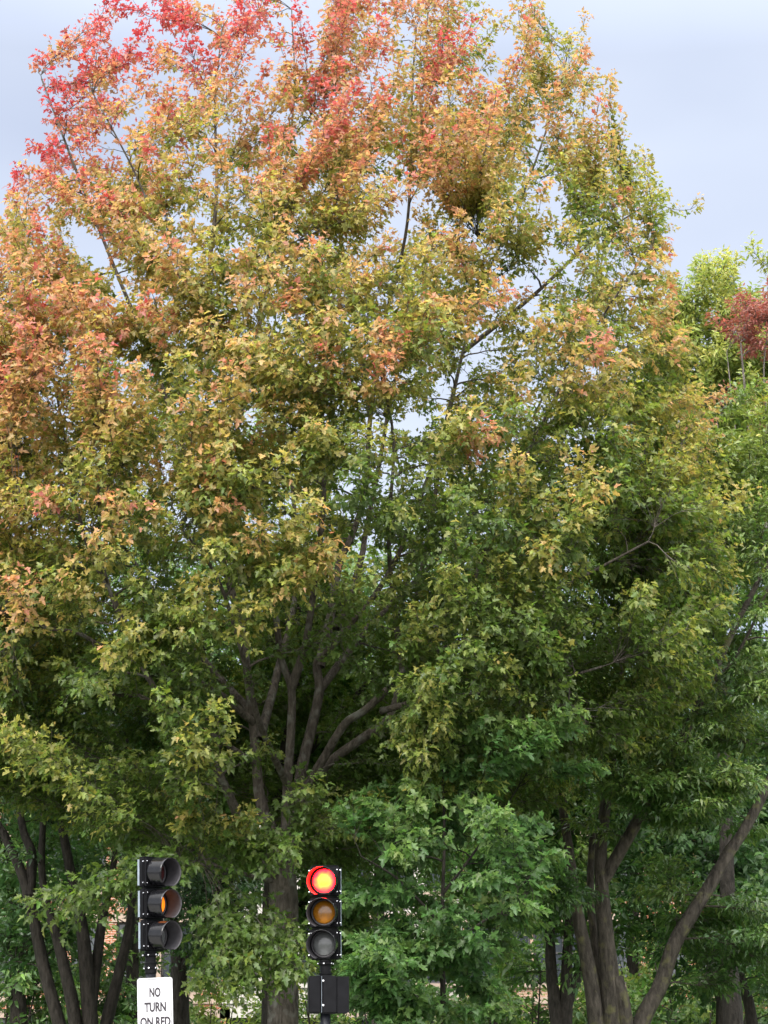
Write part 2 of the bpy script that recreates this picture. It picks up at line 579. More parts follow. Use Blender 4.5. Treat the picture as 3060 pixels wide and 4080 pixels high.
# main limbs, traced from the photograph, each with its own depth
limb_px(mp, [(604, 1920), (590, 1880, -.1), (537, 1811, -.4), (494, 1715, -.8), (453, 1633, -1.2), (402, 1569, -1.6), (330, 1480, -2.1), (260, 1340, -2.6), (200, 1150, -3.0)], D0, .095, .02)
limb_px(mp, [(606, 1830), (576, 1770, .05), (562, 1720, .1), (555, 1656, .15), (542, 1518, .3), (520, 1350, .5), (470, 1180, .6), (400, 980, .5), (330, 780, .3), (240, 560, 0), (150, 330, -.2), (90, 170, -.2)], D0, .10, .012)
limb_px(mp, [(549, 1647, .1), (500, 1615, -.2), (455, 1583, -.5), (380, 1540, -.9), (300, 1500, -1.3)], D0, .05, .015)
limb_px(mp, [(614, 1840), (617, 1793, -.1), (622, 1679, -.15), (629, 1569, -.2), (629, 1486, -.25), (608, 1427, -.3), (599, 1358, -.4), (580, 1200, -.6), (530, 1000, -.8), (482, 790, -1.0), (455, 680, -1.0), (410, 600, -1.0), (340, 480, -1.1), (280, 350, -1.2), (200, 200, -1.2)], D0, .085, .010)
limb_px(mp, [(629, 1486, -.25), (654, 1414, -.4), (663, 1376, -.6), (685, 1220, -1.1), (700, 1050, -1.5), (690, 850, -1.9), (640, 680, -2.1), (600, 520, -2.2)], D0, .075, .012)
limb_px(mp, [(625, 1810), (636, 1770, .1), (654, 1656, .25), (672, 1578, .35), (690, 1491, .5), (686, 1432, .55), (718, 1395, .5), (759, 1345, .5), (796, 1304, .4), (850, 1220, .2), (900, 1100, -.1), (960, 920, -.5), (1010, 720, -.8), (1060, 560, -1.0)], D0, .10, .012)
limb_px(mp, [(690, 1440, .55), (714, 1331, .7), (723, 1267, .8), (736, 1208, .9), (764, 1148, 1.0), (790, 1050, 1.0), (800, 900, 1.0), (830, 700, .9), (880, 480, .8), (890, 200, .6), (900, 60, .5)], D0, .085, .012)
limb_px(mp, [(728, 1358, .7), (758, 1280, .9), (782, 1200, 1.1), (791, 1143, 1.3), (820, 1000, 1.6), (860, 800, 1.9), (960, 560, 2.0), (1060, 330, 2.0), (1120, 120, 1.8)], D0, .065, .012)
limb_px(mp, [(622, 1790), (663, 1700, -.2), (700, 1637, -.4), (745, 1564, -.6), (791, 1532, -.7), (860, 1464, -.9), (883, 1422, -1.0), (929, 1368, -1.1), (974, 1313, -1.2), (1020, 1258, -1.3), (1038, 1217, -1.4), (1080, 1120, -1.5), (1150, 960, -1.6), (1230, 800, -1.6), (1330, 640, -1.4), (1400, 540, -1.2)], D0, .075, .012)
limb_px(mp, [(790, 1590, .2), (841, 1550, .2), (860, 1487, .3), (878, 1404, .4), (896, 1304, .5), (910, 1235, .6), (935, 1100, .8), (970, 900, 1.0), (1030, 650, 1.2), (1130, 420, 1.2), (1200, 220, 1.1), (1230, 100, 1.0)], D0, .066, .010)
limb_px(mp, [(660, 1700, .1), (720, 1640, .2), (790, 1590, .2)], D0, .07, .066)
limb_px(mp, [(823, 1536, -.6), (910, 1514, -1.0), (974, 1505, -1.3), (1056, 1496, -1.6), (1160, 1480, -2.0), (1300, 1440, -2.4)], D0, .05, .015)
limb_px(mp, [(896, 1414, -1.0), (979, 1395, -1.3), (1093, 1340, -1.6), (1138, 1308, -1.8), (1250, 1250, -2.2), (1400, 1170, -2.6)], D0, .05, .014)
limb_px(mp, [(548, 1560, .2), (460, 1490, -.3), (377, 1455, -.7), (342, 1440, -.9), (266, 1426, -1.2), (216, 1394, -1.5), (162, 1365, -1.8), (108, 1358, -2.0), (0, 1318, -2.4)], D0, .06, .016)
limb_px(mp, [(355, 1445, -.8), (305, 1387, -1.0), (273, 1347, -1.1), (244, 1290, -1.2), (223, 1254, -1.2), (180, 1150, -1.1), (140, 950, -.8), (100, 740, -.5), (40, 560, -.3)], D0, .05, .013)
limb_px(mp, [(470, 740, -1.0), (452, 600, -.8), (468, 420, -.6), (465, 220, -.4), (480, 60, -.3)], D0, .05, .010)
limb_px(mp, [(515, 920, -.8), (560, 700, -.4), (600, 450, 0), (635, 220, .2), (630, 20, .3)], D0, .045, .010)
limb_px(mp, [(800, 900, 1.0), (760, 650, 1.0), (720, 420, .9), (700, 200, .8), (735, 60, .7)], D0, .045, .010)
limb_px(mp, [(1000, 760, 1.1), (1150, 640, .9), (1280, 520, .6), (1400, 440, .4)], D0, .045, .010)
limb_px(mp, [(870, 1450, -.9), (850, 1300, -1.7), (840, 1150, -2.3), (850, 950, -2.8), (820, 800, -3.1)], D0, .05, .012)
limb_px(mp, [(560, 1600, .2), (600, 1450, 1.2), (640, 1250, 2.2), (620, 950, 3.0), (560, 650, 3.2)], D0, .08, .014)
limb_px(mp, [(690, 1491, .5), (800, 1350, 1.5), (950, 1200, 2.4), (1100, 1000, 2.9), (1200, 800, 3.0)], D0, .07, .014)
limb_px(mp, [(545, 1540, .3), (420, 1400, 1.2), (280, 1200, 2.0), (150, 1000, 2.4), (60, 800, 2.5)], D0, .06, .014)
limb_px(mp, [(600, 1905), (545, 1893, -.4), (470, 1872, -.9), (400, 1868, -1.5)], D0, .045, .012)
limb_px(mp, [(622, 1700, -.1), (560, 1560, -1.2), (520, 1400, -2.0), (470, 1250, -2.7), (400, 1150, -3.3)], D0, .055, .014)

EDGE = np.array([(-60, 330, 1060), (60, 170, 1255), (200, 100, 1310), (330, 75, 1350), (440, 40, 1450), (520, -60, 1430), (700, -230, 1470),
                 (900, -290, 1530), (1200, -300, 1580), (1450, -280, 1540), (1600, -240, 1420), (1720, 40, 1250), (1820, 250, 900)], float)


PLUME_X = (80, 140, 235, 345, 470, 560, 635, 735, 800, 860, 960, 1050, 1150, 1240, 1310)


def thin(px, py, dy):
    """how likely a leafy branch is to be left out where the photograph shows the crown open"""
    p = 0.0
    for cx, cy, rx, ry, w in ((1150, 640, 130, 90, .6), (1180, 440, 150, 110, .2), (900, 1000, 45, 55, .6), (770, 160, 35, 110, .5),
                              (1010, 120, 40, 130, .4)):
        p = max(p, w * math.exp(-((px - cx) / rx) ** 2 - ((py - cy) / ry) ** 2))
    if dy < 0.6:
        p = max(p, 0.97 * math.exp(-((px - 670) / 200) ** 4 - ((py - 1590) / 230) ** 4))
        p = max(p, 0.5 * math.exp(-((px - 800) / 170) ** 2 - ((py - 1320) / 130) ** 2))
        p = max(p, 0.92 * math.exp(-((px - 500) / 190) ** 2 - ((py - 1690) / 150) ** 2))
        p = max(p, 0.85 * math.exp(-((px - 200) / 300) ** 2 - ((py - 1600) / 150) ** 2))
    if py < 200:                                # sky between the upright shoots of the skyline
        gap = min(abs(px - c) for c in PLUME_X)
        p = max(p, 0.97 * min(1, gap / 24) * min(1, (200 - py) / 80))
    p = max(p, 0.95 * math.exp(-((px - 1300) / 120) ** 2 - ((py - 1320) / 60) ** 2))
    p = max(p, 0.9 * math.exp(-((px - 1350) / 150) ** 2 - ((py - 1720) / 70) ** 2))
    return p


tg = []
rg = np.random.default_rng(5)
placed = np.zeros((0, 3))
fails = 0
while len(tg) < 2100 and fails < 40000:
    py = rg.uniform(-70, 1830)
    xl = np.interp(py, EDGE[:, 0], EDGE[:, 1]); xr = np.interp(py, EDGE[:, 0], EDGE[:, 2])
    if rg.uniform() > (xr - xl) / 1880: continue
    px = rg.uniform(xl, xr)
    hw = (px - (xl + xr) / 2) / ((xr - xl) / 2)
    depth = np.interp(py, [-60, 200, 500, 900, 1300, 1600, 1830], [1.2, 2.4, 3.4, 4.4, 4.8, 4.4, 3.0]) * math.sqrt(max(0.04, 1 - hw * hw))
    q = rg.uniform(-1, 0.8)
    q = math.copysign(abs(q) ** 0.75, q)
    dy = q * depth
    if rg.uniform() < thin(px, py, dy): continue
    T = pix(px, py, D0)
    Q = np.array([T[0], dy * 0.75, T[2]])
    if len(placed) and np.min(((placed - Q) ** 2).sum(1)) < (0.315 if q < 0.3 else 0.36) ** 2:
        fails += 1
        continue
    placed = np.vstack([placed, Q])
    # keep the crown's real width when the branch is nearer or farther than the trunk
    T = T + np.array([0, dy, 0])
    shell = max(abs(hw), abs(q))
    a = autumn(px, py) + (0.10 if q < -0.55 else 0.0) - 0.13 * (1 - shell) - (0.05 if q > 0.3 else 0) + rg.normal(0, 0.085)
    up = float(np.interp(py, [0, 500, 900, 1400, 1800], [0.9, 0.75, 0.55, 0.35, 0.2]))
    tg.append((T, a, 1.0, up, 1.0 + 0.28 * max(0.0, -q) * depth / 4.8))
# leafy plumes standing up along the skyline
for px, py, dy in ((80, 130, 0), (140, 60, .3), (235, 15, -.2), (345, -20, .2), (395, 60, -.6), (470, 20, .3), (540, -10, -.3), (575, 25, .5), (630, 0, .2), (640, 110, .1),
                   (735, 10, .4), (790, 5, .2), (850, 40, .6), (900, 30, 0), (960, 20, .8), (1050, 15, .2), (1085, 0, .6), (1150, 10, .2), (1200, 60, .6),
                   (1260, 40, 0), (1320, 150, .3), (1300, 260, .8), (1380, 320, .2), (1440, 400, .5), (1505, 440, .1), (1450, 460, .7), (60, 290, .4), (35, 390, 0), (1370, 440, 0),
                   (10, 480, .5), (180, 110, .6), (300, 120, 0), (1240, 180, .9)):
    T = pix(px, py, D0) + np.array([0, dy, 0])
    tg.append((T, autumn(px, py) + rg.normal(0, 0.03), 0.8, 0.95, 0.95))
# sprays that reach towards the road: the bright clusters
for px, py, D, da in ((250, 1085, 25.6, .16), (330, 1100, 25.8, .12), (480, 1090, 25.7, .12), (560, 1150, 25.7, .1), (640, 1250, 25.8, .1), (700, 1190, 25.9, .16), (440, 1010, 25.8, .1),
                      (320, 660, 26.4, .12), (190, 640, 26.6, .1), (630, 640, 26.2, .12), (520, 620, 26.5, .05), (700, 760, 26, .16), (830, 780, 26, .17), (860, 740, 26.2, .16),
                      (1080, 620, 26.5, .14), (930, 660, 26.4, .1), (1050, 920, 26, .16), (1110, 990, 26, .08), (1290, 1050, 26.2, .12), (1260, 1110, 26.1, .1), (1180, 1180, 26.2, .08),
                      (1390, 1280, 26.8, .05), (1500, 1230, 27.2, .1), (1300, 740, 26.6, .12), (1250, 680, 27, .1), (1430, 560, 28, .05), (100, 1070, 26, .15), (40, 1260, 26, .14),
                      (150, 1240, 26, .1), (390, 1330, 25.9, .06), (560, 1310, 25.9, .06), (470, 1530, 26, .1), (400, 1590, 26, .12), (160, 1690, 26.4, .14), (20, 1570, 26, .15),
                      (525, 1760, 27.4, .22), (415, 1750, 27.4, .22), (1600, 1060, 27.5, .1), (1480, 1360, 27, .08), (1560, 1300, 27.5, .02), (0, 800, 26.5, .1), (60, 720, 26.6, .05)):
    tg.append((pix(px, py, D), autumn(px, py) + da + .06, 1.0, 0.35, 1.28))
# low green sprays beside the trunk and around the lights
for px, py, D in ((90, 1945, 26.5), (180, 1925, 26.6), (270, 1900, 26.8), (290, 1860, 27), (530, 2030, 27.2), (480, 2060, 27), (540, 2080, 27),
                  (520, 2130, 27), (430, 2120, 27.6), (640, 2085, 26.8), (605, 2110, 27.4), (650, 2040, 27.4), (565, 1825, 27.4), (620, 1830, 27),
                  (680, 1700, 27.4)):
    tg.append((pix(px, py, D), autumn(px, py), 0.9, 0.1, 1.4))
# branches behind the central stems that close the middle of the crown
for k in range(46):
    px, py = rg.uniform(640, 1040), rg.uniform(680, 1200)
    if math.hypot(px - 900, py - 1000) < 45: continue
    tg.append((pix(px, py, D0) + np.array([0, rg.uniform(0.6, 3.2), 0]), autumn(px, py) + rg.normal(0, .05), 1.0, 0.5, 1.05))
mp.P['lift'] = 0.3
mp.P['leafy'] = 1.5
mp.grow(tg)
mp.build('maple_tree', 'large multi-limbed maple turning red and orange at the top, directly behind the lit red light', MAPLE_RAMP, base0, M_leaf, M_bark, MAPLE, bright=0.14)


# ------------------------------------------------------------------ other trees
def ball_targets(tr, n, px, py, D, rx, ry, rd, a, up=0.4, seed=0, shell=0.45, da=0.06, dens=1.0, skip=None):
    """leafy branches spread through an egg-shaped crown (rx, ry in picture px at depth D, rd in metres)"""
    r = np.random.default_rng(seed + 77)
    out = []
    while len(out) < n:
        v = nrm(r.normal(0, 1, 3)) * r.uniform(shell, 1.0)
        x, y, d = px + v[0] * rx, py + v[1] * ry, v[2] * rd
        if skip and r.uniform() < skip(x, y, d): continue
        T = pix(x, y, D) + np.array([0, d, 0])
        if T[2] < 0.5: continue
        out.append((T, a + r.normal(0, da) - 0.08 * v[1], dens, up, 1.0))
    return out


GREEN_RAMP = [(0, (0.037, 0.083, 0.022)), (0.35, (0.070, 0.132, 0.031)), (0.6, (0.13, 0.185, 0.042)), (0.85, (0.20, 0.24, 0.05)), (1, (0.34, 0.30, 0.05))]
COOL_RAMP = [(0, (0.038, 0.088, 0.028)), (0.35, (0.062, 0.124, 0.034)), (0.6, (0.108, 0.172, 0.046)), (0.85, (0.17, 0.22, 0.06)), (1, (0.32, 0.28, 0.05))]
LIME_RAMP = [(0, (0.055, 0.115, 0.03)), (0.5, (0.16, 0.21, 0.05)), (1, (0.32, 0.32, 0.08))]
RED_RAMP = [(0, (0.15, 0.065, 0.045)), (0.5, (0.23, 0.075, 0.06)), (1, (0.28, 0.15, 0.08))]

# young green maple in front, right of the lit light
bs = pix(958, 2212, 27.6); bs[2] = 0
t = Tree(21, (bs[0], 27.6), twig_len=0.55, leaf=0.128, droop=0.4, lift=0.05, flat=0.6, node=0.065)
t.limb([bs, pix(958, 2212, 27.6), pix(955, 2050, 27.6), pix(956, 1940, 27.6), pix(960, 1800, 27.6), pix(955, 1650, 27.6)], .05, .012)
limb_px(t, [(956, 2000), (860, 1900, -.4), (780, 1850, -.8)], 27.6, .025, .008)
limb_px(t, [(956, 2060), (1060, 1980, -.4), (1150, 1950, -.8)], 27.6, .025, .008)
limb_px(t, [(957, 1930), (1040, 1820, .4), (1120, 1700, .6)], 27.6, .025, .008)
t.grow(ball_targets(t, 80, 960, 1900, 27.4, 240, 350, 1.8, 0.36, up=0.1, seed=1, da=0.10) + ball_targets(t, 22, 1080, 1650, 27.6, 240, 150, 1.5, 0.48, up=0.1, seed=31, da=0.10) + ball_targets(t, 30, 880, 2110, 27.0, 170, 130, 1.3, 0.33, up=0.2, seed=2))
t.build('young_maple', 'young maple with all green leaves, filling the space right of the lit red light', COOL_RAMP, bs, M_leaf, M_bark_dark, MAPLE)

# many-stemmed tree at the left
D1 = 34.0
bs = pix(185, 2300, D1); bs[2] = 0
t = Tree(31, (bs[0], D1), twig_len=0.5, leaf=0.13, droop=0.4, lift=0.2, twig_gap=.14)
gz = lambda px, k=0.0: pix(px, 2290, D1 + k)
t.limb([bs, bs + [0, 0, .6]], .55, .40, node=False)
limb_px(t, [(165, 2330), (128, 2212), (98, 2100), (78, 2009), (62, 1940), (46, 1883), (14, 1814), (0, 1787), (-70, 1680), (-120, 1550)], D1, .115, .05)
limb_px(t, [(62, 1935), (69, 1849, .1), (50, 1791, .2), (35, 1690, .3), (20, 1500, .4)], D1, .10, .03)
limb_px(t, [(178, 2330), (160, 2192, -.1), (142, 2100, -.15), (119, 2009, -.2), (101, 1951, -.2), (90, 1850, -.3), (100, 1650, -.4), (90, 1450, -.4)], D1, .125, .03)
limb_px(t, [(192, 2330), (194, 2212, 0), (188, 2100, 0), (178, 2009), (165, 1940), (142, 1826), (133, 1757), (150, 1600), (170, 1400)], D1, .15, .03)
limb_px(t, [(196, 2180), (206, 2100, .1), (220, 1997, .2), (231, 1940, .2), (250, 1840, .3), (270, 1650, .4), (280, 1450, .5)], D1, .10, .03)
limb_px(t, [(212, 2330), (229, 2212, .2), (258, 2100, .3), (279, 2009, .3), (290, 1917, .4), (320, 1780, .5), (345, 1640, .5), (360, 1480, .5)], D1, .115, .03)
t.grow(ball_targets(t, 260, 130, 1560, D1 + .3, 330, 340, 3.0, 0.33, up=0.35, seed=3, shell=.3) + ball_targets(t, 30, 60, 1980, D1+.8, 170, 110, 1.6, 0.25, up=0.1, seed=4))
t.build('multi_stem_tree', 'dark tree dividing into six steep stems, left of the no-turn sign', COOL_RAMP, bs, M_leaf_gloss, M_bark_dark, OVAL)

# dark trunked tree standing right behind the big maple's trunk
bs = pix(588, 2300, 33.0); bs[2] = 0
t = Tree(41, (bs[0], 33.0), twig_len=0.5, leaf=0.13, lift=0.2, twig_gap=.15)
limb_px(t, [(590, 2390), (589, 2212), (588, 2000), (592, 1850), (600, 1700), (640, 1500, .3), (640, 1250, .5)], 33.0, .20, .06)
limb_px(t, [(596, 1750), (520, 1600, .5), (450, 1450, .8), (420, 1300, 1.0)], 33.0, .08, .03)
limb_px(t, [(600, 1700), (720, 1560, .5), (830, 1420, .8), (880, 1250, 1.0)], 33.0, .08, .03)
t.grow(ball_targets(t, 170, 640, 1480, 34.2, 330, 350, 2.0, 0.42, up=0.4, seed=5, shell=.3) + ball_targets(t, 34, 735, 1990, 33.0, 90, 150, 0.9, 0.35, up=0.1, seed=35, shell=.1) + ball_targets(t, 14, 665, 1960, 33.6, 30, 110, 0.5, 0.3, up=0.1, seed=36, shell=.1))
t.build('green_tree', 'green tree with blackish ridged trunk pressed behind the big maple trunk', GREEN_RAMP, bs, M_leaf_far, M_bark_dark, MAPLE)

# blue-green tree behind the sign
bs = pix(388, 2300, 38.0); bs[2] = 0
t = Tree(51, (bs[0], 38.0), twig_len=0.5, leaf=0.115, lift=0.1, twig_gap=.14)
limb_px(t, [(386, 2390), (388, 2212), (388, 2120), (384, 2060), (370, 1960), (360, 1800), (365, 1600)], 38.0, .21, .05)
limb_px(t, [(388, 2110), (420, 2040, -.2), (450, 1980, -.4), (480, 1880, -.6), (500, 1740, -.6)], 38.0, .09, .03)
t.grow(ball_targets(t, 190, 420, 1830, 38.0, 190, 250, 2.2, 0.22, up=0.3, seed=6, shell=.25) + ball_targets(t, 26, 460, 2030, 37.5, 90, 80, 1.0, 0.22, up=0.1, seed=7))
t.build('blue_green_tree', 'small-leaved bluish green tree whose dark trunk shows at the right edge of the sign', COOL_RAMP, bs, M_leaf_gloss, M_bark_dark, OVAL)

# feathery tree at the right
D5 = 32.0
bs = pix(1335, 2300, D5); bs[2] = 0
t = Tree(61, (bs[0] + 0.8, D5), twig_len=0.62, leaf=0.125, droop=0.3, flat=0.8, lift=-0.1, node=0.05, twig_gap=.12, upn=1.0)
t.limb([bs, bs + [0, 0, 0.7], pix(1335, 2260, D5)], .42, .33, node=False)
limb_px(t, [(1310, 2400), (1289, 2212), (1273, 2096), (1254, 2002), (1242, 1940), (1232, 1850), (1215, 1700, .3), (1240, 1500, .6)], D5, .14, .05)
limb_px(t, [(1318, 2300, .3), (1296, 2150, .3), (1285, 2034, .35), (1275, 1930, .4), (1280, 1800, .5)], D5, .09, .05)
limb_px(t, [(1330, 2400), (1324, 2212), (1317, 2096), (1308, 2002), (1301, 1924), (1300, 1820), (1320, 1650, .2), (1340, 1450, .3), (1360, 1250, .4)], D5, .17, .05)
limb_px(t, [(1362, 2400), (1352, 2250), (1345, 2170, -.05), (1332, 2110, -.05)], D5, .17, .10)
limb_px(t, [(1362, 2330), (1386, 2212), (1427, 2128), (1461, 2034), (1508, 1955), (1546, 1893), (1577, 1840), (1606, 1796), (1653, 1710), (1710, 1580), (1760, 1400)], D5, .135, .06)
limb_px(t, [(1305, 1900), (1420, 1700, -.4), (1520, 1500, -.6), (1600, 1330, -.6), (1680, 1180, -.6)], D5, .10, .03)
limb_px(t, [(1520, 1500, -.6), (1600, 1400, -1), (1660, 1270, -1.3)], D5, .04, .015)
limb_px(t, [(1360, 1250, .4), (1400, 1050, .5), (1480, 900, .5)], D5, .045, .015)
def off_limb(x, y, d):
    """the leaning limb and the upright stems stay in sight from the road"""
    if d > 0.5: return 0
    best = 0
    for (ax, ay), (bx_, by) in (((1390, 2212), (1461, 2034)), ((1461, 2034), (1577, 1840)), ((1577, 1840), (1700, 1600)), ((1320, 2212), (1305, 1950)), ((1280, 2150), (1242, 1950))):
        tt = min(1, max(0, ((x - ax) * (bx_ - ax) + (y - ay) * (by - ay)) / ((bx_ - ax) ** 2 + (by - ay) ** 2)))
        best = max(best, math.exp(-((x - ax - tt * (bx_ - ax)) ** 2 + (y - ay - tt * (by - ay)) ** 2) / 75 ** 2))
    return 0.97 * best


dark_hole = lambda x, y, d: max(off_limb(x, y, d), 0.97 * math.exp(-((x - 1300) / 130) ** 2 - ((y - 1330) / 75) ** 2), 0.95 * math.exp(-((x - 1330) / 130) ** 2 - ((y - 2030) / 160) ** 2),
                             0.8 * math.exp(-((x - 1400) / 120) ** 2 - ((y - 1830) / 80) ** 2))
t.grow(ball_targets(t, 230, 1480, 1460, D5, 350, 480, 3.0, 0.5, up=0.2, seed=8, shell=.35, skip=dark_hole)
       + ball_targets(t, 40, 1560, 2010, D5 + .2, 150, 130, 1.8, 0.3, up=0.0, seed=9, skip=dark_hole)
       + ball_targets(t, 14, 1180, 1930, D5 - 1.2, 80, 90, 1.0, 0.2, up=0.0, seed=10)
       + ball_targets(t, 22, 1450, 1720, D5 - 1.5, 220, 80, 1.5, 0.35, up=0.0, seed=12)
       + ball_targets(t, 80, 1580, 1050, D5 + .5, 180, 210, 2.0, 0.62, up=0.3, seed=13))
t.build('feathery_tree', 'grey-barked tree with feathery layered leaves and a long limb leaning right', GREEN_RAMP, bs, M_leaf_gloss, M_bark_grey, LANCE)

# yellow-green tree behind it, top right
bs = pix(1600, 2300, 40.0); bs[2] = 0
t = Tree(71, (bs[0], 40.0), twig_len=0.55, leaf=0.15, lift=0.3, twig_gap=.12, node=.05, droop=.35)
limb_px(t, [(1590, 2440), (1585, 2212), (1575, 2050), (1570, 1800), (1560, 1500), (1560, 1200), (1560, 900), (1570, 650)], 40.0, .22, .03)
limb_px(t, [(1560, 1200), (1640, 1000), (1700, 800), (1720, 600)], 40.0, .1, .02)
limb_px(t, [(1560, 1100), (1520, 900), (1500, 750), (1505, 620)], 40.0, .05, .01)
t.grow(ball_targets(t, 230, 1590, 760, 40.0, 170, 235, 2.2, 0.66, up=0.75, seed=14, shell=.35, da=.14) + ball_targets(t, 70, 1450, 770, 40.0, 80, 150, 1.5, 0.6, up=0.6, seed=44, shell=.2, da=.14) + ball_targets(t, 110, 1560, 1150, 40.0, 210, 270, 2.2, 0.25, up=0.4, seed=15))
t.build('yellow_green_tree', 'pale yellow-green tree standing against the sky at the upper right', LIME_RAMP, bs, M_leaf_far, M_bark_dark, LANCE)

# small red-leaved tree with bare pale twigs
bs = pix(1640, 2300, 35.5); bs[2] = 0
t = Tree(81, (bs[0], 35.5), twig_len=0.42, leaf=0.11, lift=0.5, twig_gap=.10, node=.05)
limb_px(t, [(1705, 2420), (1705, 2212), (1702, 2000), (1698, 1700), (1680, 1400), (1650, 1150), (1625, 980), (1610, 850), (1600, 740)], 35.5, .07, .015)
for i, pts in enumerate([[(1640, 1150), (1600, 1020), (1585, 900), (1570, 760)], [(1632, 1050), (1655, 930), (1650, 800), (1660, 700)],
                         [(1645, 1190), (1670, 1050), (1690, 900), (1700, 740)], [(1636, 1200), (1590, 1120), (1560, 1000), (1548, 900)]]):
    limb_px(t, [(a_, b_, .2 * i - .3) for a_, b_ in pts], 35.5, .03, .008)
t.grow(ball_targets(t, 46, 1625, 690, 35.5, 95, 85, 0.9, 0.45, up=0.7, seed=16, shell=.2, da=.12))
t.grow(ball_targets(t, 10, 1620, 860, 35.5, 70, 60, 0.7, 0.75, up=0.6, seed=17, shell=.2, da=.12))
t.build('red_leaved_tree', 'slender tree with dull red leaves on bare pale twigs at the right edge', RED_RAMP, bs, M_leaf_far, M_twig_pale, LANCE)

# more trees farther back in the park
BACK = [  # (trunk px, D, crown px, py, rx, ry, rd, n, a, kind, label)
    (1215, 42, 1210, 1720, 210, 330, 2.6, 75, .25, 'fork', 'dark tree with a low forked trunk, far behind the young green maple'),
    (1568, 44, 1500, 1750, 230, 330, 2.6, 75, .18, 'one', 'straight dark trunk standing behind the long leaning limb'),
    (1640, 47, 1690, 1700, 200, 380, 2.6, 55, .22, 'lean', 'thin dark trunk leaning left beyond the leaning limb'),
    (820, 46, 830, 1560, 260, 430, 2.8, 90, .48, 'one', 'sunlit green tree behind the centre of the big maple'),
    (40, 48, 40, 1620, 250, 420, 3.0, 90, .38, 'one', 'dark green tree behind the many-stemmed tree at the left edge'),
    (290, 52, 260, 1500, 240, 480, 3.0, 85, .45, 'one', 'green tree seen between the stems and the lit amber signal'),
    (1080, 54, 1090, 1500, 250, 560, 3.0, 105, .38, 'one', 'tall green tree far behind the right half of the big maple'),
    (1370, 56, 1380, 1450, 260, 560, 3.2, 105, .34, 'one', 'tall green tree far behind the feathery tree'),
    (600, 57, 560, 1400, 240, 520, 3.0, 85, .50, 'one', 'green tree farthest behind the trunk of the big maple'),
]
for k, (tx, D, cx, cy, rx, ry, rd, n, a, kind, lab) in enumerate(BACK):
    bs = pix(tx, 2300, D); bs[2] = 0
    t = Tree(100 + k, (bs[0], D), twig_len=0.75, leaf=0.185, lift=0.2, twig_gap=.2, node=.11)
    g0 = (tx, 1106 + SP * math.tan(math.atan(1.6 / D) + PITCH))
    ty = cy + ry * 0.6
    rr = 0.2
    if kind == 'fork':
        limb_px(t, [g0, (tx, 2260)], D, .26, .2, node=False)
        limb_px(t, [(tx, 2270), (tx - 14, 2180), (tx - 24, 2090), (tx - 30, 1950), (tx - 60, 1700), (cx - 60, cy - 100)], D, .16, .05)
        limb_px(t, [(tx, 2270), (tx + 8, 2160), (tx + 10, 2080), (tx + 20, 1900), (cx + 20, cy)], D, .17, .05)
        limb_px(t, [(tx + 8, 2180), (tx + 30, 2120), (tx + 44, 2070), (tx + 80, 1900), (cx + 100, cy)], D, .11, .04)
    elif kind == 'lean':
        limb_px(t, [g0, (tx - 15, 2212), (tx - 40, 2100), (tx - 30, 1950), (cx, cy)], D, .16, .05)
    else:
        limb_px(t, [g0, (tx, 2212), (tx - 3, 2080), (tx + 2, ty), (cx, cy), (cx + 10, cy - ry * 0.6)], D, .24, .04)
        limb_px(t, [(tx, ty + 30), (cx - rx * .3, cy + ry * .2, .5), (cx - rx * .6, cy - ry * .2, .8)], D, .1, .03)
        limb_px(t, [(tx, ty + 10), (cx + rx * .3, cy + ry * .1, -.5), (cx + rx * .6, cy - ry * .3, -.8)], D, .1, .03)
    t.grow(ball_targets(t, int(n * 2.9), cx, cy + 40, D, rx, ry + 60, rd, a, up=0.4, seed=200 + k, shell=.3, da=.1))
    t.build('park_tree', lab, [GREEN_RAMP, COOL_RAMP][k % 2], bs, M_leaf_far, M_bark_dark, OVAL, group='trees farther back in the park')

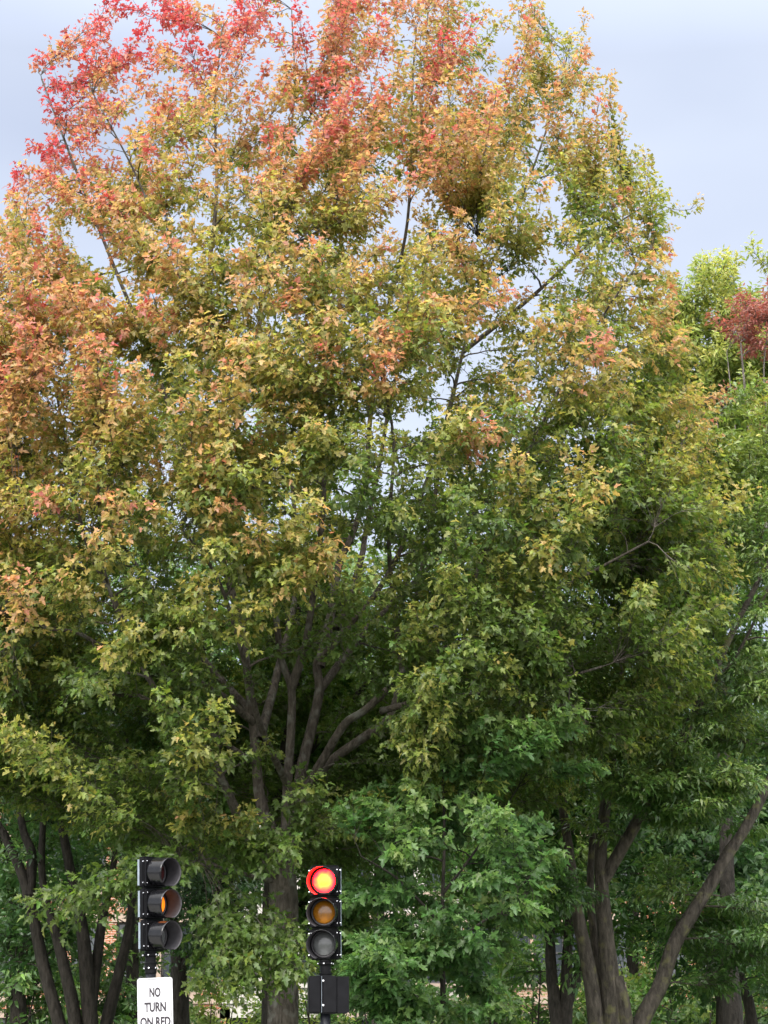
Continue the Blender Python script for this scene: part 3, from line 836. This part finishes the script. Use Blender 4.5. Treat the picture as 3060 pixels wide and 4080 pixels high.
# shrubs at the foot of the houses
for k, (px, py, D, h, w, lab) in enumerate([(440, 2195, 60, 5.2, 1.6, 'bright green shrub under the bay window, right of the sign'),
                                            (1250, 2200, 62, 5.0, 2.6, 'bright green shrub glimpsed left of the grey-barked stems'),
                                            (600, 2215, 62, 4.6, 2.0, 'yellow-green shrub low beside the big maple trunk'),
                                            (1000, 2205, 60, 4.6, 2.4, 'green shrub under the young maple'),
                                            (40, 2200, 61, 4.0, 2.0, 'dark green shrub at the lower left corner'),
                                            (740, 2210, 58, 5.2, 2.4, 'green shrub low behind the lit red light'),
                                            (860, 2210, 56, 5.0, 2.2, 'green shrub low behind the pedestrian signal box'),
                                            (-30, 2200, 48, 6.0, 2.4, 'dark green shrub cut by the left edge'),
                                            (150, 2200, 50, 6.2, 2.6, 'tall dark shrub seen between the six stems of the left tree'),
                                            (262, 2200, 53, 5.6, 2.0, 'dark shrub seen between the left stems and the sign pole'),
                                            (1420, 2200, 56, 6.2, 2.4, 'tall bright green shrub seen under the long leaning limb'),
                                            (1520, 2200, 52, 6.4, 2.6, 'tall green shrub seen left of the straight dark trunk'),
                                            (1640, 2200, 55, 6.4, 2.4, 'tall green shrub at the lower right corner'),
                                            (1130, 2200, 50, 5.6, 2.2, 'dark green shrub just left of the forked trunk')]):
    b_ = pix(px, 2212, D); bs = np.array([b_[0], D, 0.0])
    t = Tree(300 + k, (bs[0], D), twig_len=0.6, leaf=0.2, lift=0.3, twig_gap=.18, node=.11)
    for q in range(5):
        an = q * 1.26
        t.limb([bs + [.1 * math.cos(an), .1 * math.sin(an), 0], bs + [.3 * w * math.cos(an), .3 * w * math.sin(an), h * .4], bs + [.5 * w * math.cos(an), .5 * w * math.sin(an), h * .8]], .04, .015)
    r = np.random.default_rng(400 + k)
    T = []
    while len(T) < 110:
        v = r.uniform(-1, 1, 3)
        if np.linalg.norm(v) > 1: continue
        T.append((bs + np.array([v[0] * w, v[1] * w, h * .55 + v[2] * h * .45]), (.66, .68, .62, .45, .3, .4, .4, .3, .25, .3, .58, .35, .4, .3)[k] + r.normal(0, .08), 1.0, .5, 1.0))
    t.grow(T)
    t.build('shrub', lab, GREEN_RAMP, bs, M_leaf_far, M_bark_dark, OVAL, cat='shrub', group='shrubs along the houses')

# ------------------------------------------------------------------ houses beyond the park
M_stone = plain('pale_stone', (0.30, 0.23, 0.185), 0.85, 0.2, noise=0.12, nscale=5)
M_white = plain('white_stone', (0.36, 0.34, 0.31), 0.8, 0.25, noise=0.07, nscale=5)
M_brown = plain('brown_stone', (0.20, 0.14, 0.115), 0.85, 0.2, noise=0.15, nscale=5)
M_glass, _n, _l, _b = new_mat('window_glass')
_b.inputs['Base Color'].default_value = (0.03, 0.035, 0.042, 1); _b.inputs['Roughness'].default_value = 0.08
M_frame = plain('dark_window_frame', (0.05, 0.045, 0.045), 0.5, 0.4)
M_door = plain('dark_wood_door', (0.07, 0.035, 0.02), 0.4, 0.5)
M_roof = plain('slate_roof', (0.08, 0.08, 0.09), 0.8, 0.3)


def brick_mat(name, c1, c2):
    m, n, l, b = new_mat(name)
    tc = n.new('ShaderNodeTexCoord')
    mp_ = n.new('ShaderNodeMapping'); mp_.inputs['Rotation'].default_value = (math.pi / 2, 0, 0)
    br = n.new('ShaderNodeTexBrick')
    br.inputs['Scale'].default_value = 1.0
    br.inputs['Brick Width'].default_value = 0.22; br.inputs['Row Height'].default_value = 0.075; br.inputs['Mortar Size'].default_value = 0.008
    br.inputs['Color1'].default_value = (*c1, 1); br.inputs['Color2'].default_value = (*c2, 1)
    br.inputs['Mortar'].default_value = (0.4, 0.34, 0.28, 1)
    l.new(tc.outputs['Object'], mp_.inputs['Vector'])
    l.new(mp_.outputs['Vector'], br.inputs['Vector'])
    l.new(br.outputs['Color'], b.inputs['Base Color'])
    b.inputs['Roughness'].default_value = 0.9
    return m


M_brick_o = brick_mat('orange_brick', (0.32, 0.115, 0.055), (0.25, 0.085, 0.042))
M_brick_r = brick_mat('red_brick', (0.38, 0.10, 0.06), (0.30, 0.08, 0.05))
M_brick_p = brick_mat('pale_brick', (0.32, 0.19, 0.12), (0.27, 0.155, 0.10))
DH = 72.0


def house(x0, x1, h, wallm, basem, trimm, cols, lab, bay=None):
    root = empty('row_house', ((x0 + x1) / 2, DH, 0), lab, 'house', 'row houses beyond the park')
    ox = (x0 + x1) / 2
    w = x1 - x0
    storeys = [(2.3, 2.0), (5.4, 2.0), (8.4, 1.8), (11.2, 1.6)]
    step = w / cols
    xs = [-w / 2 + step * (i + .5) for i in range(cols)]
    ww = 1.05
    # wall with real openings, made of piers and spandrels butted together
    bm = bmesh.new()
    zs = [0.0]
    for z, hh in storeys:
        if z + hh < h - .6: zs += [z, z + hh]
    zs.append(h)
    for i in range(len(zs) - 1):
        z0, z1 = zs[i], zs[i + 1]
        if z0 == 0.0: z0 = 1.5
        if i % 2 == 0:
            add_box(bm, (-w / 2, 0, z0), (w / 2, 9, z1))
        else:
            e = [-w / 2] + [v for x in xs for v in (x - ww / 2, x + ww / 2)] + [w / 2]
            for j in range(0, len(e), 2):
                add_box(bm, (e[j], 0, z0), (e[j + 1], 9, z1))
    bm_obj('wall', bm, wallm, root)
    bm = bmesh.new(); add_box(bm, (-w / 2, -.12, 0), (w / 2, 9, 1.5)); bm_obj('base_course', bm, basem, root)
    bm = bmesh.new(); add_box(bm, (-w / 2, -.35, h), (w / 2, 9, h + .35)); add_box(bm, (-w / 2, -.2, h - .3), (w / 2, -.002, h)); bm_obj('cornice', bm, trimm, root)
    bm = bmesh.new(); add_box(bm, (-w / 2 + .1, .6, h + .35), (w / 2 - .1, 8.8, h + 1.2)); bm_obj('roof', bm, M_roof, root)
    bm = bmesh.new()
    for z in (4.75,): add_box(bm, (-w / 2, -.07, z), (w / 2, -.002, z + .22))
    bm_obj('string_course', bm, trimm, root)
    for i in range(1, len(zs) - 1, 2):
        for x in xs:
            z0, z1 = zs[i], zs[i + 1]
            bm = bmesh.new()
            f = .07
            add_box(bm, (x - ww / 2, .12, z0), (x - ww / 2 + f, .2, z1)); add_box(bm, (x + ww / 2 - f, .12, z0), (x + ww / 2, .2, z1))
            add_box(bm, (x - ww / 2 + f, .12, z0), (x + ww / 2 - f, .2, z0 + f)); add_box(bm, (x - ww / 2 + f, .12, z1 - f), (x + ww / 2 - f, .2, z1))
            add_box(bm, (x - ww / 2 + f, .13, (z0 + z1) / 2 - .03), (x + ww / 2 - f, .19, (z0 + z1) / 2 + .03))
            fo = bm_obj('window', bm, M_frame, root)
            bm = bmesh.new(); add_box(bm, (x - ww / 2 + f, .155, z0 + f), (x + ww / 2 - f, .165, z1 - f)); bm_obj('pane', bm, M_glass, fo)
            bm = bmesh.new(); add_box(bm, (x - ww / 2 - .12, -.1, z0 - .14), (x + ww / 2 + .12, -.002, z0)); bm_obj('sill', bm, trimm, fo)
            bm = bmesh.new(); add_box(bm, (x - ww / 2 - .15, -.06, z1), (x + ww / 2 + .15, -.002, z1 + .28)); bm_obj('lintel', bm, trimm, fo)
    return root


def hx(px): return pix(px, 2150, DH)[0]


house(hx(-420), hx(-60), 12.5, M_brick_r, M_brown, M_stone, 4, 'red brick row house off the left edge beyond the park')
house(hx(-58), hx(330), 12.8, M_brick_o, M_brown, M_stone, 4, 'orange brick row house with brown stone base glimpsed through the left stems')
house(hx(332), hx(428), 12.2, M_stone, M_brown, M_stone, 1, 'narrow pale stone house front just right of the sign')
house(hx(430), hx(478), 12.6, M_brick_o, M_brown, M_stone, 1, 'narrow orange brick house front beside the pale stone one')
house(hx(480), hx(720), 12.0, M_white, M_white, M_white, 3, 'white fronted row house behind the big maple trunk')
house(hx(722), hx(1000), 12.4, M_white, M_brown, M_stone, 3, 'cream row house showing low down right of the pedestrian signal box')
house(hx(1002), hx(1300), 12.6, M_brick_p, M_brown, M_stone, 4, 'pale brick row house glimpsed by the forked trunk')
house(hx(1302), hx(1800), 12.3, M_brick_o, M_brown, M_stone, 5, 'orange brick row house hidden behind the right-hand trees')

# ------------------------------------------------------------------ traffic lights
M_black = plain('black_signal_paint', (0.005, 0.005, 0.006), 0.4, 0.09, noise=0.3, nscale=9)
M_visor = plain('gloss_black_visor_paint', (0.006, 0.006, 0.007), 0.15, 0.28, noise=0.3, nscale=9)
M_black_matt = plain('black_visor_inside', (0.045, 0.043, 0.047), 0.5, 0.2, noise=0.2, nscale=20)
M_pole = plain('black_pole_paint', (0.009, 0.010, 0.013), 0.36, 0.25, noise=0.3, nscale=10)
M_bolt = plain('steel_bolt', (0.75, 0.75, 0.77), 0.25, 0.6, 0.9, noise=0.05)
M_grey_edge = plain('grey_blue_back_edge', (0.16, 0.19, 0.22), 0.4, 0.5, noise=0.2)


def lens_mat(name, stops, strength_edge, strength_mid, base):
    m, n, l, b = new_mat(name)
    tc = n.new('ShaderNodeTexCoord')
    sp = n.new('ShaderNodeVectorMath'); sp.operation = 'MULTIPLY'; sp.inputs[1].default_value = (1, 0, 1)
    ln = n.new('ShaderNodeVectorMath'); ln.operation = 'LENGTH'
    l.new(tc.outputs['Object'], sp.inputs[0]); l.new(sp.outputs[0], ln.inputs[0])
    no = n.new('ShaderNodeTexNoise'); no.inputs['Scale'].default_value = 16; no.inputs['Detail'].default_value = 2
    l.new(tc.outputs['Object'], no.inputs['Vector'])
    ad = n.new('ShaderNodeMath'); ad.operation = 'MULTIPLY_ADD'; ad.inputs[1].default_value = 0.06; ad.inputs[2].default_value = -0.03
    l.new(no.outputs['Fac'], ad.inputs[0])
    a2 = n.new('ShaderNodeMath'); a2.operation = 'ADD'
    l.new(ad.outputs[0], a2.inputs[0]); l.new(ln.outputs['Value'], a2.inputs[1])
    mr = n.new('ShaderNodeMapRange'); mr.interpolation_type = 'SMOOTHSTEP'
    mr.inputs['From Min'].default_value = 0.025; mr.inputs['From Max'].default_value = 0.115
    mr.inputs['To Min'].default_value = strength_mid; mr.inputs['To Max'].default_value = strength_edge
    l.new(a2.outputs[0], mr.inputs['Value'])
    b.inputs['Base Color'].default_value = (*base, 1)
    b.inputs['Roughness'].default_value = 0.25
    er = n.new('ShaderNodeValToRGB')
    er.color_ramp.elements[0].position = 0.045; er.color_ramp.elements[0].color = (*stops[0], 1)
    er.color_ramp.elements[1].position = 0.120; er.color_ramp.elements[1].color = (*stops[1], 1)
    l.new(a2.outputs[0], er.inputs['Fac'])
    l.new(er.outputs['Color'], b.inputs['Emission Color'])
    l.new(mr.outputs['Result'], b.inputs['Emission Strength'])
    return m


M_red_on = lens_mat('lit_red_lens', ((1.0, 0.0105, 0.0006), (1.0, 0.0010, 0.0022)), 30, 62, (0.3, 0.01, 0.01))
M_amber_on = lens_mat('lit_amber_lens', ((1.0, 0.22, 0.008), (1.0, 0.20, 0.006)), 0.40, 0.60, (0.5, 0.2, 0.02))
M_amber_off = plain('unlit_amber_lens', (0.30, 0.115, 0.006), 0.18, 0.6, noise=0.25, nscale=14)
M_clear_off = plain('unlit_smoked_lens', (0.11, 0.115, 0.115), 0.2, 0.6, noise=0.2, nscale=14)
M_red_off = plain('unlit_dark_lens', (0.05, 0.012, 0.012), 0.2, 0.6)


def signal_head(root, z0, yaw, tilt, lens_mats, cx=0.0, cy=0.0):
    """three sections stacked from z0 upward; the front looks along local -Y before yaw/tilt"""
    SH, SW, DP = 0.350, 0.345, 0.115
    R = Matrix.Rotation(yaw, 4, 'Z') @ Matrix.Rotation(tilt, 4, 'X')
    for i, lm in enumerate(lens_mats):           # top first
        zc = z0 + SH * (2 - i) + SH / 2
        sec = bpy.data.objects.new('signal_section', None)
        bm = bmesh.new()
        add_box(bm, (-SW / 2, -DP / 2, -SH / 2 + .006), (SW / 2, DP / 2, SH / 2 - .006))
        bmesh.ops.bevel(bm, geom=list(bm.edges), offset=0.022, segments=3, affect='EDGES')
        # rounded door frame proud of the box
        add_box(bm, (-SW / 2 + .012, -DP / 2 - .022, -SH / 2 + .016), (SW / 2 - .012, -DP / 2 - .003, SH / 2 - .016))
        # joining ribs at top and bottom
        add_box(bm, (-SW / 2 + .03, -DP / 2 + .01, SH / 2 - .0055), (SW / 2 - .03, DP / 2 - .012, SH / 2 + .0005))
        sec = bm_obj('signal_section', bm, M_black, root)
        sec.matrix_local = Matrix.Translation((cx, cy, zc)) @ R
        yf = -DP / 2 - .022
        # lens: shallow dome
        bm = bmesh.new()
        prof = [(0.128 * math.cos(a), 0.030 * math.sin(a)) for a in np.linspace(0, math.pi / 2 * .96, 7)]
        add_lathe(bm, [(0.128, -.004)] + prof, 40, Matrix.Translation((0, yf - .004, 0)) @ Matrix.Rotation(math.pi / 2, 4, 'X'))
        bm_obj('lens', bm, lm, sec, smooth=True)
        # lens gasket ring
        bm = bmesh.new()
        ring = [(0.129, -.001), (0.150, -.001), (0.150, .014), (0.141, .020), (0.129, .016)]
        add_lathe(bm, ring + [ring[0]], 40, Matrix.Translation((0, yf, 0)) @ Matrix.Rotation(math.pi / 2, 4, 'X'), cap=False)
        bm_obj('gasket', bm, M_black_matt, sec, smooth=True)
        # tunnel visor: a tube open below, longer at the top, drooping a little
        LV = 0.235
        bm = bmesh.new()
        seg, nl = 44, 8
        A0, A1 = math.radians(-66), math.radians(246)
        drp = math.tan(math.radians(4.5))
        grid = {}
        for side, rad in ((0, 0.163), (1, 0.1585)):
            for u in range(nl + 1):
                for s_ in range(seg + 1):
                    a = A0 + (A1 - A0) * s_ / seg
                    low = max(0.0, -math.sin(a))
                    edge = 1.0 - 0.13 * low - 0.02 * (1 - math.sin(a)) / 2
                    y = yf - .004 - LV * edge * u / nl
                    flare = 1 + 0.02 * u / nl
                    z = rad * flare * math.sin(a) + (y - yf) * drp
                    grid[side, u, s_] = bm.verts.new((rad * flare * math.cos(a), y, z))
        for side in (0, 1):
            for u in range(nl):
                for s_ in range(seg):
                    q = [grid[side, u, s_], grid[side, u, s_ + 1], grid[side, u + 1, s_ + 1], grid[side, u + 1, s_]]
                    f_ = bm.faces.new(q)
                    f_.material_index = side
        for s_ in range(seg):
            for u in (0, nl):
                bm.faces.new((grid[0, u, s_], grid[0, u, s_ + 1], grid[1, u, s_ + 1], grid[1, u, s_]))
        for s_ in (0, seg):
            for u in range(nl):
                bm.faces.new((grid[0, u, s_], grid[0, u + 1, s_], grid[1, u + 1, s_], grid[1, u, s_]))
        vo = bm_obj('visor', bm, M_visor, sec, smooth=True)
        vo.data.materials.append(M_black_matt)
        # latches and bolts
        bm = bmesh.new()
        for sx in (-1, 1):
            for sz in (-1, 1):
                Mx = Matrix.Translation((sx * (SW / 2 + .004), -DP / 2 + .008, sz * .118)) @ Matrix.Rotation(math.pi / 2, 4, 'Y')
                add_lathe(bm, [(.006, -.009), (.0075, -.004), (.0075, .004), (.006, .009)], 10, Mx)
                Mx = Matrix.Translation((sx * .146, yf + .001, sz * .122)) @ Matrix.Rotation(math.pi / 2, 4, 'X')
                add_lathe(bm, [(.007, -.002), (.007, .006), (.0035, .009)], 8, Mx)
        bm_obj('bolt', bm, M_bolt, sec)
        # painted back seam on either side
        for x0_, x1_ in ((-SW / 2 - .004, -SW / 2 + .008), (SW / 2 - .008, SW / 2 + .004)):
            bm = bmesh.new()
            add_box(bm, (x0_, .012, -SH / 2 + .03), (x1_, DP / 2 - .018, SH / 2 - .03))
            bm_obj('back_seam', bm, M_grey_edge, sec)


def pole_parts(root, ztop, neck_h):
    bm = bmesh.new()
    add_lathe(bm, [(.057, 0.05), (.057, ztop - neck_h)], 24)
    bm_obj('pole', bm, M_pole, root, smooth=True)
    bm = bmesh.new()
    add_lathe(bm, [(.17, 0.0), (.17, .04), (.13, .10), (.10, .28), (.075, .34)], 24)
    bm_obj('pole_base', bm, M_pole, root, smooth=True)
    z = ztop - neck_h
    bm = bmesh.new()
    add_lathe(bm, [(.062, z - .04), (.066, z - .03), (.066, z + .010), (.074, z + .015), (.074, z + .028), (.066, z + .033), (.066, z + .065), (.076, z + .070), (.076, z + .082),
                   (.06, z + .088), (.06, ztop - .055), (.085, ztop - .045), (.085, ztop - .022), (.07, ztop - .012), (.07, ztop + .004)], 24)
    bm_obj('mounting_collar', bm, M_black, root, smooth=False)
    bm = bmesh.new()
    for a in range(0, 360, 60):
        an = math.radians(a + 20)
        for zz, rr in ((ztop - .034, .086), (z + .0215, .075)):
            Mx = Matrix.Translation((rr * math.cos(an), rr * math.sin(an), zz)) @ Matrix.Rotation(an, 4, 'Z') @ Matrix.Rotation(math.pi / 2, 4, 'Y')
            add_lathe(bm, [(.010, -.004), (.010, .008), (.004, .011)], 6, Mx)
    bm_obj('collar_bolt', bm, M_bolt, root)


DS = 24.3
PAVE = 0.13
# --- the lit red light
p_bot = pix(707, 2075, DS)
p_base = np.array([p_bot[0], DS, PAVE])
red = empty('traffic_light', tuple(p_base), 'black traffic light with its red lamp lit, above a black pedestrian signal box', 'traffic light', 'traffic lights on the kerb')
zt = p_bot[2] - PAVE
pole_parts(red, zt, 0.22)
signal_head(red, zt + .002, math.radians(-8), math.radians(1.5), [M_red_on, M_amber_off, M_clear_off])
red.rotation_euler = (0, math.radians(-0.4), 0)
# pedestrian signal box under the head, seen from its back
bx = bpy.data.objects.new('pedestrian_signal', None)
yaw_b = math.radians(-14)
zb1 = pix(703, 2109, DS)[2] - PAVE; zb0 = zb1 - 0.405
bm = bmesh.new()
add_box(bm, (-.195, -.11, zb0), (-.052, .10, zb1))
add_box(bm, (-.048, -.118, zb0 - .004), (.125, .10, zb1 + .004))
bmesh.ops.bevel(bm, geom=list(bm.edges), offset=0.016, segments=3, affect='EDGES')
box = bm_obj('pedestrian_signal', bm, M_black, red)
bm = bmesh.new()
t_ = .006                                            # hood: top, bottom and side plates open to the right
H0, H1 = .126, .255
add_box(bm, (H0, -.112, zb1 - .012), (H1, .10, zb1 - .006))
add_box(bm, (H0, -.112, zb0 + .000), (H1 - .02, .10, zb0 + .006))
add_box(bm, (H0, -.112, zb0 + .0065), (H1, -.106, zb1 - .0125))
add_box(bm, (H0, .094, zb0 + .0065), (H1, .10, zb1 - .0125))
bm_obj('hood', bm, M_black, box)
bm = bmesh.new()
for zz in (zb1 - .055, zb0 + .085):
    add_lathe(bm, [(.011, -.002), (.011, .008), (.005, .012)], 10, Matrix.Translation((-.034, -.118, zz)) @ Matrix.Rotation(math.pi / 2, 4, 'X'))
bm_obj('bolt', bm, M_bolt, box)
bm = bmesh.new()
add_box(bm, (-.0515, -.114, zb0 + .002), (-.0485, .09, zb1 - .002))
bm_obj('hinge', bm, M_grey_edge, box)
box.rotation_euler = (0, 0, math.radians(6))

# --- the lit amber light, turned to the right
p_bot = pix(325, 2056, DS)
p_base = np.array([p_bot[0], DS, PAVE])
amb = empty('traffic_light', tuple(p_base), 'black traffic light turned to the right with its amber lamp lit, above a white sign', 'traffic light', 'traffic lights on the kerb')
zt = p_bot[2] - PAVE
pole_parts(amb, zt, 0.20)
signal_head(amb, zt + .002, math.radians(52), math.radians(1), [M_red_off, M_amber_on, M_clear_off], cx=0.02)
amb.rotation_euler = (0, math.radians(-2.6), 0)
amb.location.x += math.tan(math.radians(2.6)) * zt

# --- NO TURN ON RED sign on the amber light's pole
M_sign = plain('white_sign_face', (0.44, 0.44, 0.455), 0.35, 0.5, noise=0.07, nscale=7)
M_ink = plain('black_sign_ink', (0.018, 0.014, 0.018), 0.4, 0.4, noise=0.1)
s_tl = pix(299, 2112, DS - .075)
SWD, SHT = 0.392, 0.640
sgn = empty('road_sign', (s_tl[0] + SWD / 2, DS - .075, s_tl[2] - SHT / 2), 'white upright sign with black letters reading NO TURN ON RED, on the amber light pole', 'sign')


def round_rect(w, h, r, n=7):
    pts = []
    for cx, cz, a0 in ((w / 2 - r, h / 2 - r, 0), (-w / 2 + r, h / 2 - r, 90), (-w / 2 + r, -h / 2 + r, 180), (w / 2 - r, -h / 2 + r, 270)):
        for k in range(n):
            a = math.radians(a0 + 90 * k / (n - 1))
            pts.append((cx + r * math.cos(a), cz + r * math.sin(a)))
    return pts


bm = bmesh.new()
pr = round_rect(SWD, SHT, .028)
fr = [bm.verts.new((x, -.0015, z)) for x, z in pr]; bk = [bm.verts.new((x, .0015, z)) for x, z in pr]
bm.faces.new(fr); bm.faces.new(bk[::-1])
for i in range(len(pr)):
    j = (i + 1) % len(pr)
    bm.faces.new((fr[i], fr[j], bk[j], bk[i]))
panel = bm_obj('panel', bm, M_sign, sgn)
bm = bmesh.new()
po, pi_ = round_rect(SWD - .030, SHT - .030, .020), round_rect(SWD - .040, SHT - .040, .016)
for y in (-.0022,):
    a_ = [bm.verts.new((x, y, z)) for x, z in po]; b_ = [bm.verts.new((x, y, z)) for x, z in pi_]
    for i in range(len(po)):
        j = (i + 1) % len(po)
        bm.faces.new((a_[i], a_[j], b_[j], b_[i]))
bm_obj('border', bm, M_ink, sgn)


def lettering(text, zc, height, width):
    cu = bpy.data.curves.new('lettering', 'FONT')
    cu.body = text
    cu.align_x = 'CENTER'
    cu.offset = 0.04
    cu.extrude = 0.0
    cu.resolution_u = 6
    tmp = bpy.data.objects.new('lettering', cu)
    C.objects.link(tmp)
    bpy.context.view_layer.update()
    me = bpy.data.meshes.new_from_object(tmp.evaluated_get(bpy.context.evaluated_depsgraph_get()))
    bpy.data.objects.remove(tmp)
    co = np.empty(len(me.vertices) * 3); me.vertices.foreach_get('co', co); co = co.reshape(-1, 3)
    lo, hi = co.min(0), co.max(0)
    o = np.empty_like(co)
    o[:, 0] = (co[:, 0] - (lo[0] + hi[0]) / 2) * width / (hi[0] - lo[0])
    o[:, 2] = (co[:, 1] - (lo[1] + hi[1]) / 2) * height / (hi[1] - lo[1]) + zc
    o[:, 1] = -.0026
    me.vertices.foreach_set('co', o.ravel())
    me.update()
    me.materials.clear()
    return link_mesh('lettering', me, M_ink, sgn)


top = SHT / 2
lettering('NO', top - .159, .105, .124)
lettering('TURN', top - .318, .105, .240)
lettering('ON RED', top - .477, .105, .335)
bm = bmesh.new()
for zz in (top - .048, -top + .048):
    add_lathe(bm, [(.007, -.001), (.007, .004), (.003, .006)], 8, Matrix.Translation((0, -.0015, zz)) @ Matrix.Rotation(math.pi / 2, 4, 'X'))
bm_obj('bolt', bm, M_bolt, sgn)
sgn.rotation_euler = (0, math.radians(-2.6), 0)
